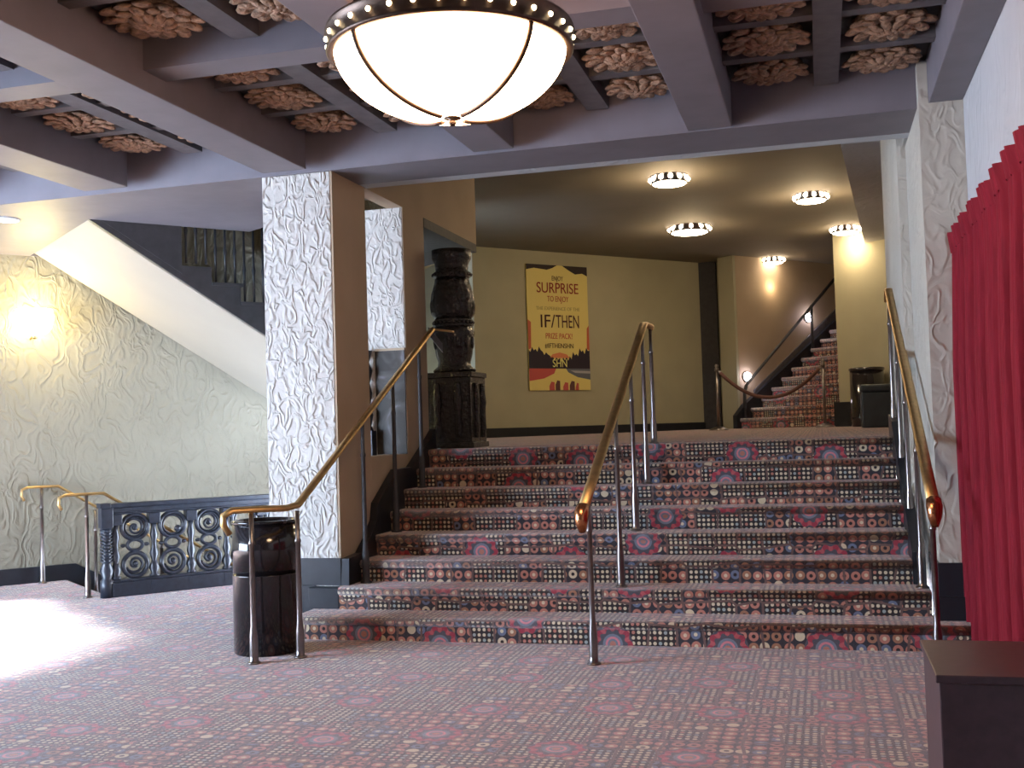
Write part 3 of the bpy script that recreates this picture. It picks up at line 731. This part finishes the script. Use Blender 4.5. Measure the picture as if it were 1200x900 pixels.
b = MB(); b.tube([a2 + (c2 - a2) * (k / 16) - V(0, 0, .42 * (1 - (2 * k / 16 - 1) ** 2)) for k in range(17)], .028, 8); b.build('rope', m_rope, rp)
for q in (0, 1):
    b = MB(); b.ball(tuple(a2 if q == 0 else c2), .03); b.build('hook', m_steel, rp)

# ------------------------------------------------------------------ poster on the far wall
ps = thing('show_poster', 'yellow theatre poster with tree silhouettes hanging on the far foyer wall', 'poster', tuple(far(1.465, 3.02, -.03)), math.atan2(wb.y, wb.x))
PW, PH = .60, 1.01
b = MB(); b.box(-PW, PW, 0, .02, -PH, PH); b.build('board', flat('poster_yellow', (.72, .60, .20)), ps)
def shape(name, pts, col, y=-.001):
    b = MB(); b.extrude([(x, y, z) for x, z in pts], (0, -.002, 0)); return b.build(name, flat('poster_' + name, col), ps)
rnd = random.Random(3)
def trees(x0, x1, zb, hs):
    n = len(hs); up_ = []
    for i, h in enumerate(hs):
        x = x0 + (x1 - x0) * i / (n - 1); up_.append((x, zb + h)); up_.append((x + (x1 - x0) / (n - 1) * .5, zb + h - .03 - rnd.random() * .04))
    up_ = up_[:-1]
    return [(x0, zb)] + up_ + [(x1, zb)]
shape('tree_silhouette', trees(-PW, 0, -.66, [.30, .34, .31, .35, .27, .26, .21, .19, .18, .17]), (.025, .018, .03))
shape('tree_silhouette', trees(0, PW, -.66, [.17, .18, .19, .20, .27, .24, .33, .30, .34, .30]), (.025, .018, .03))
shape('red_road', [(-PW, -.66), (-.08, -.66), (-.12, -.74), (-.32, -.82), (-PW, -.86)], (.50, .09, .08))
shape('grey_road', [(.12, -.66), (PW, -.66), (PW, -.84), (.35, -.80), (.16, -.72)], (.12, .13, .16))
shape('grey_stripe', [(.2, -.69), (PW, -.70), (PW, -.74), (.3, -.73)], (.35, .35, .38), -.004)
shape('red_edge', [(-PW, -.36), (-PW, .12), (-.54, .08), (-.55, -.34)], (.50, .12, .06))
shape('red_edge', [(PW, -.36), (PW, .05), (.56, .0), (.55, -.34)], (.50, .12, .06))
shape('dark_corner', [(-PW, PH), (-PW, .92), (-.45, .95), (-.2, .93), (-.1, .96), (0, PH)], (.03, .02, .02))
shape('dark_corner', [(.1, PH), (.25, .93), (.36, .88), (.5, .9), (PW, .86), (PW, PH)], (.03, .02, .02))
shape('sun_glow', [(-.2, -.49), (.2, -.49), (.14, -.43), (0, -.40), (-.14, -.43)], (.65, .22, .10))
for i, (x, z, s_) in enumerate(((-.22, -.94, .10), (-.1, -.92, .09), (.05, -.95, .1), (.18, -.93, .1), (.3, -.96, .06))):
    shape('skyline_block', [(x, -PH), (x + s_, -PH), (x + s_, z + .06), (x + s_ * .4, z + .07), (x, z)], ((.5, .09, .08), (.10, .04, .04))[i % 2])
def write(txt, z, size, col, w=None, x=0.):
    cu = bpy.data.curves.new('lettering', 'FONT'); cu.body = txt; cu.size = size; cu.align_x = 'CENTER'; cu.extrude = .002
    o = bpy.data.objects.new('lettering_tmp', cu); COL.objects.link(o)
    dg = bpy.context.evaluated_depsgraph_get(); me = bpy.data.meshes.new_from_object(o.evaluated_get(dg)); bpy.data.objects.remove(o)
    cur = max(v.co.x for v in me.vertices) - min(v.co.x for v in me.vertices); k = (w / cur) if w else 1
    for v in me.vertices: v.co = V(v.co.x * k + x, -.004 - v.co.z, v.co.y + z)
    me.materials.clear(); me.materials.append(flat('ink', col))
    q = bpy.data.objects.new('lettering', me); COL.objects.link(q); q.parent = ps
write('ENJOY', .76, .11, (.12, .07, .03), .22)
write('SURPRISE', .56, .24, (.25, .02, .02), .82)
write('TO ENJOY', .42, .13, (.42, .07, .05), .42)
write('THE EXPERIENCE OF THE', .28, .08, (.42, .34, .12), .86)
write('IF/', .0, .30, (.05, .01, .01), .28, -.22)
write('THEN', .0, .30, (.07, .02, .02), .46, .18)
write('PRIZE PACK!', -.18, .13, (.5, .08, .06), .52)
write('#IFTHENSHN', -.33, .11, (.06, .03, .02), .56)
write('SHN', -.635, .18, (.85, .80, .25), .28)

# ------------------------------------------------------------------ curtain
t = thing('red_curtain', 'pleated red velvet curtain hanging against the right wall', 'curtain', (.30, 0, 0))
Ny, Nz = 520, 26; Y0, Y1 = .33, -3.6; ZT = 2.50
rnd = random.Random(5); ph = [rnd.uniform(0, 6.3) for _ in range(6)]
def cpt(i, j, hd=False):
    q = i / Ny; y = Y0 + (Y1 - Y0) * q; z = .005 + (ZT - .10) * j / Nz if not hd else ZT - .12 + .12 * j / 4
    k = z / ZT
    if hd or z > ZT - .25: amp = 0.35
    else: amp = min(1., .35 + (ZT - .25 - z) * 1.1)
    w1 = math.tanh(5.5 * math.sin(2 * PI * y / .37 + ph[0] + .9 * math.sin(2.9 * y) + .15 * k)); w2 = abs(math.sin(PI * y / .11 + ph[1] + .5 * math.sin(1.7 * y)))
    x = .018 - .056 * amp * w1 - (.006 + .026 * (1 - amp)) * w2 ** .8
    if hd: x -= .02 * (j / 4); y += .03 * (j / 4) * (1 if q < .02 else 0)
    if z > ZT - .30: y += .04 * ((z - ZT + .30) / .30) * (1 - min(1, q * 12))
    x = min(x, .08)
    return V(x, y, z)
def sheet(b, ni, nj, f, th=.004):
    n0 = len(b.v)
    for sgn in (0, 1):
        for j in range(nj + 1):
            for i in range(ni + 1): b.v.append(f(i, j) + V(th * sgn, 0, 0))
    st_ = (ni + 1) * (nj + 1)
    for sgn in (0, 1):
        for j in range(nj):
            for i in range(ni):
                a0 = n0 + sgn * st_ + j * (ni + 1) + i; q = [a0, a0 + 1, a0 + ni + 2, a0 + ni + 1]
                b.face(q if sgn == 0 else q[::-1], True)
b = MB(); sheet(b, Ny, Nz, lambda i, j: cpt(i, j)); b.build('drape', m_curtain, t)
b = MB(); sheet(b, Ny, 4, lambda i, j: cpt(i, j, True) + V(-.006, 0, 0)); b.build('heading', m_curtain, t)
b = MB(); b.tube([(.035, .36, ZT - .06), (.035, Y1, ZT - .06)], .012, 8); b.build('rod', m_steel, t)

# ------------------------------------------------------------------ lamps
lx, ly, lz = -1.90, -2.87, 2.905
t = thing('pendant_bowl_lamp', 'large glowing bowl lamp with dark studded rim hanging from the coffered ceiling', 'ceiling lamp', (lx, ly, lz))
RB = .475
prof = []
for k in range(15):
    a = k / 14; r = .03 + (RB - .035) * (1 - (1 - a) ** 1.55) ** .85; prof.append((r, -.262 + .262 * a ** 1.55))
prof = [(max(.005, (RB - .01) * math.sin(min(1, k / 16) * PI / 2) ** .92), -.268 * (math.cos(k / 16 * PI / 2)) ** 1.12) for k in range(17)]
b = MB(); b.lathe(prof, seg=64); b.build('glass_bowl', m_bowl, t)
b = MB(); b.lathe([(RB - .012, -.012), (RB + .012, -.016), (RB + .02, -.006), (RB + .016, .0), (RB + .016, .060), (RB + .024, .066), (RB + .02, .078), (RB - .012, .078)], seg=72)
rim = b.build('rim_band', m_bronze, t)
for k in range(33):
    a = 2 * PI * k / 33; b = MB(); b.ball(((RB + .017) * math.cos(a), (RB + .017) * math.sin(a), .032), .0105, .0105, .0105, 8, 6); b.build('rim_stud', m_stud, rim)
for k in range(4):
    a = math.radians(-125 + 90 * k) if False else math.radians(-122 + 90 * k)
    b = MB(); b.tube([((r + .004) * math.cos(a), (r + .004) * math.sin(a), z - .003) for r, z in prof[1:]], .0105, 6); b.build('rib', m_bronze, t)
b = MB(); b.lathe([(.002, -.302), (.012, -.297), (.018, -.285), (.010, -.277), (.036, -.270), (.036, -.262)], seg=14); b.build('finial', m_bronze, t)
for k in range(3):
    a = math.radians(90 + 120 * k); b = MB(); b.tube([(RB * math.cos(a), RB * math.sin(a), .06), (.04 * math.cos(a), .04 * math.sin(a), ZP - lz - .1)], .006, 6); b.build('hanger_rod', m_bronze, t)
b = MB(); b.lathe([(.08, ZP - lz - .09 - .02), (.09, ZP - lz - .03), (.09, ZP - lz)], seg=20); b.build('ceiling_rose', m_bronze, t)
def point(name, loc, e, col, r=.1):
    l = bpy.data.lights.new(name, 'POINT'); l.energy = e; l.color = col; l.shadow_soft_size = r
    o = bpy.data.objects.new(name, l); COL.objects.link(o); o.location = loc; return o
WARM = (1., .74, .43)
point('pendant_light', (lx, ly, lz + .25), 34, (1., .58, .38), .15)
# round foyer ceiling lights
def drum(x, y, r, label, drop=.24):
    t = thing('drum_ceiling_light', label, 'ceiling light', (x, y, 4.25), group='round drum lights on the foyer ceiling')
    b = MB(); b.lathe([(r * .98, -.09), (r * 1.0, -.085), (r, -.005), (r * 1.06, .0)], seg=32); q = b.build('band', m_steel, t)
    b = MB(); b.lathe([(.01, -.112), (r * .6, -.109), (r * .85, -.10), (r * .96, -.085)], seg=32); b.build('diffuser', m_disc, t)
    for k in range(12):
        a = 2 * PI * k / 12 + .2; b = MB(); b.ball((r * 1.02 * math.cos(a), r * 1.02 * math.sin(a), -.045), .028, .028, .028, 8, 6); b.build('lit_stud', m_disc, q)
    point('drum_glow', (x, y, 4.25 - drop), LE if drop < .3 else LE * (.45 if drop < .4 else .2), WARM, .12)
LE = 24
for x, y, r, lab in ((-2.10, 5.75, .21, 'drum ceiling light nearest the header, above the poster side'), (-.54, 7.5, .20, 'drum ceiling light by the lower ceiling edge, nearer the stairs'),
                     (-2.25, 9.15, .285, 'widest drum ceiling light, second behind the header on the poster side'), (-.07, 10.2, .20, 'drum ceiling light above the far black bin'),
                     (-1.23, 12.9, .19, 'small drum ceiling light farthest back over the narrow staircase')):
    drum(x, y, r, lab, .5 if y > 12 else .35 if y > 10 else .24)
# wall sconce on the left wall
sp = V(-8.27, 2.63, 2.63) + Pd * .20
t = thing('wall_sconce', 'glowing yellow glass wall lamp on the swirled plaster wall', 'wall lamp', tuple(sp))
b = MB(); b.lathe([(.03, -.14), (.11, -.125), (.165, -.06), (.185, .05), (.17, .12)], seg=24); b.build('glass_shade', m_sconce, t)
b = MB(); b.tube([(0, 0, -.12), tuple(-Pd * .19 + V(0, 0, -.16))], .012, 8); b.ball((0, 0, -.15), .03); b.build('wall_arm', m_brass, t)
point('sconce_glow', tuple(sp + Pd * .22 + V(0, 0, .05)), 26, (1., .80, .30), .1)
# small flush light in the plain ceiling
t = thing('flush_ceiling_light', 'small pale flush light in the plain ceiling above the sconce', 'ceiling light', (-7.15, .95, ZB))
b = MB(); b.lathe([(.10, -.012), (.11, 0)], seg=24); b.build('ring', m_wallr, t)
b = MB(); b.lathe([(.08, -.02), (.098, -.012)], seg=24); b.build('diffuser', emis('pale_diffuser', (.9, .9, 1.), 1.5), t)

# ------------------------------------------------------------------ daylight
wd = bpy.data.worlds.new('sky'); SC.world = wd; wd.use_nodes = True
bg = wd.node_tree.nodes['Background']; bg.inputs[0].default_value = (.66, .79, 1., 1); bg.inputs[1].default_value = 36.
sun = bpy.data.lights.new('sun', 'SUN'); sun.energy = 70; sun.color = (1., .95, .92); sun.angle = math.radians(4.5)
so = bpy.data.objects.new('sun', sun); COL.objects.link(so)
el = math.radians(24); d = ((W + Pd * .09).normalized() * math.cos(el) - V(0, 0, math.sin(el)))
so.rotation_euler = d.to_track_quat('-Z', 'Y').to_euler(); so.location = sw(-14, -4, 5)
pl = bpy.data.lights.new('door_portal', 'AREA'); pl.shape = 'RECTANGLE'; pl.size = 4.7; pl.size_y = 2.6; pl.cycles.is_portal = True
po = bpy.data.objects.new('door_portal', pl); COL.objects.link(po); po.location = sw(DS - .16, -4.95, 1.31)
po.rotation_euler = W.to_track_quat('-Z', 'Z').to_euler()

# ------------------------------------------------------------------ camera
cd = bpy.data.cameras.new('camera'); cam = bpy.data.objects.new('camera', cd); COL.objects.link(cam); SC.camera = cam
f, yaw, pitch, roll = 1318.2, .2672, .0417, .0313
def ray(a, b_):
    c, s = math.cos(roll), math.sin(roll); u = c * a + s * b_; v = -s * a + c * b_
    c, s = math.cos(pitch), math.sin(pitch); dd = c - s * v; z = s + c * v
    c, s = math.cos(yaw), math.sin(yaw); return V(c * u - s * dd, s * u + c * dd, z)
F = ray(0, 0); Rr = (ray(1, 0) - F); U = (ray(0, 1) - F)
cam.matrix_world = Matrix(((Rr.x, U.x, -F.x, -.527), (Rr.y, U.y, -F.y, -7.1092), (Rr.z, U.z, -F.z, 1.3804), (0, 0, 0, 1)))
cd.sensor_width = 36; cd.lens = 36 * f / 1200; cd.clip_start = .05; cd.clip_end = 100
vs = SC.view_settings; vs.view_transform = 'Standard'; vs.look = 'None'; vs.gamma = 1; vs.use_curve_mapping = False; vs.exposure = .42
SC.cycles.max_bounces = 8; SC.cycles.diffuse_bounces = 5; SC.cycles.sample_clamp_indirect = 6; SC.cycles.use_denoising = True
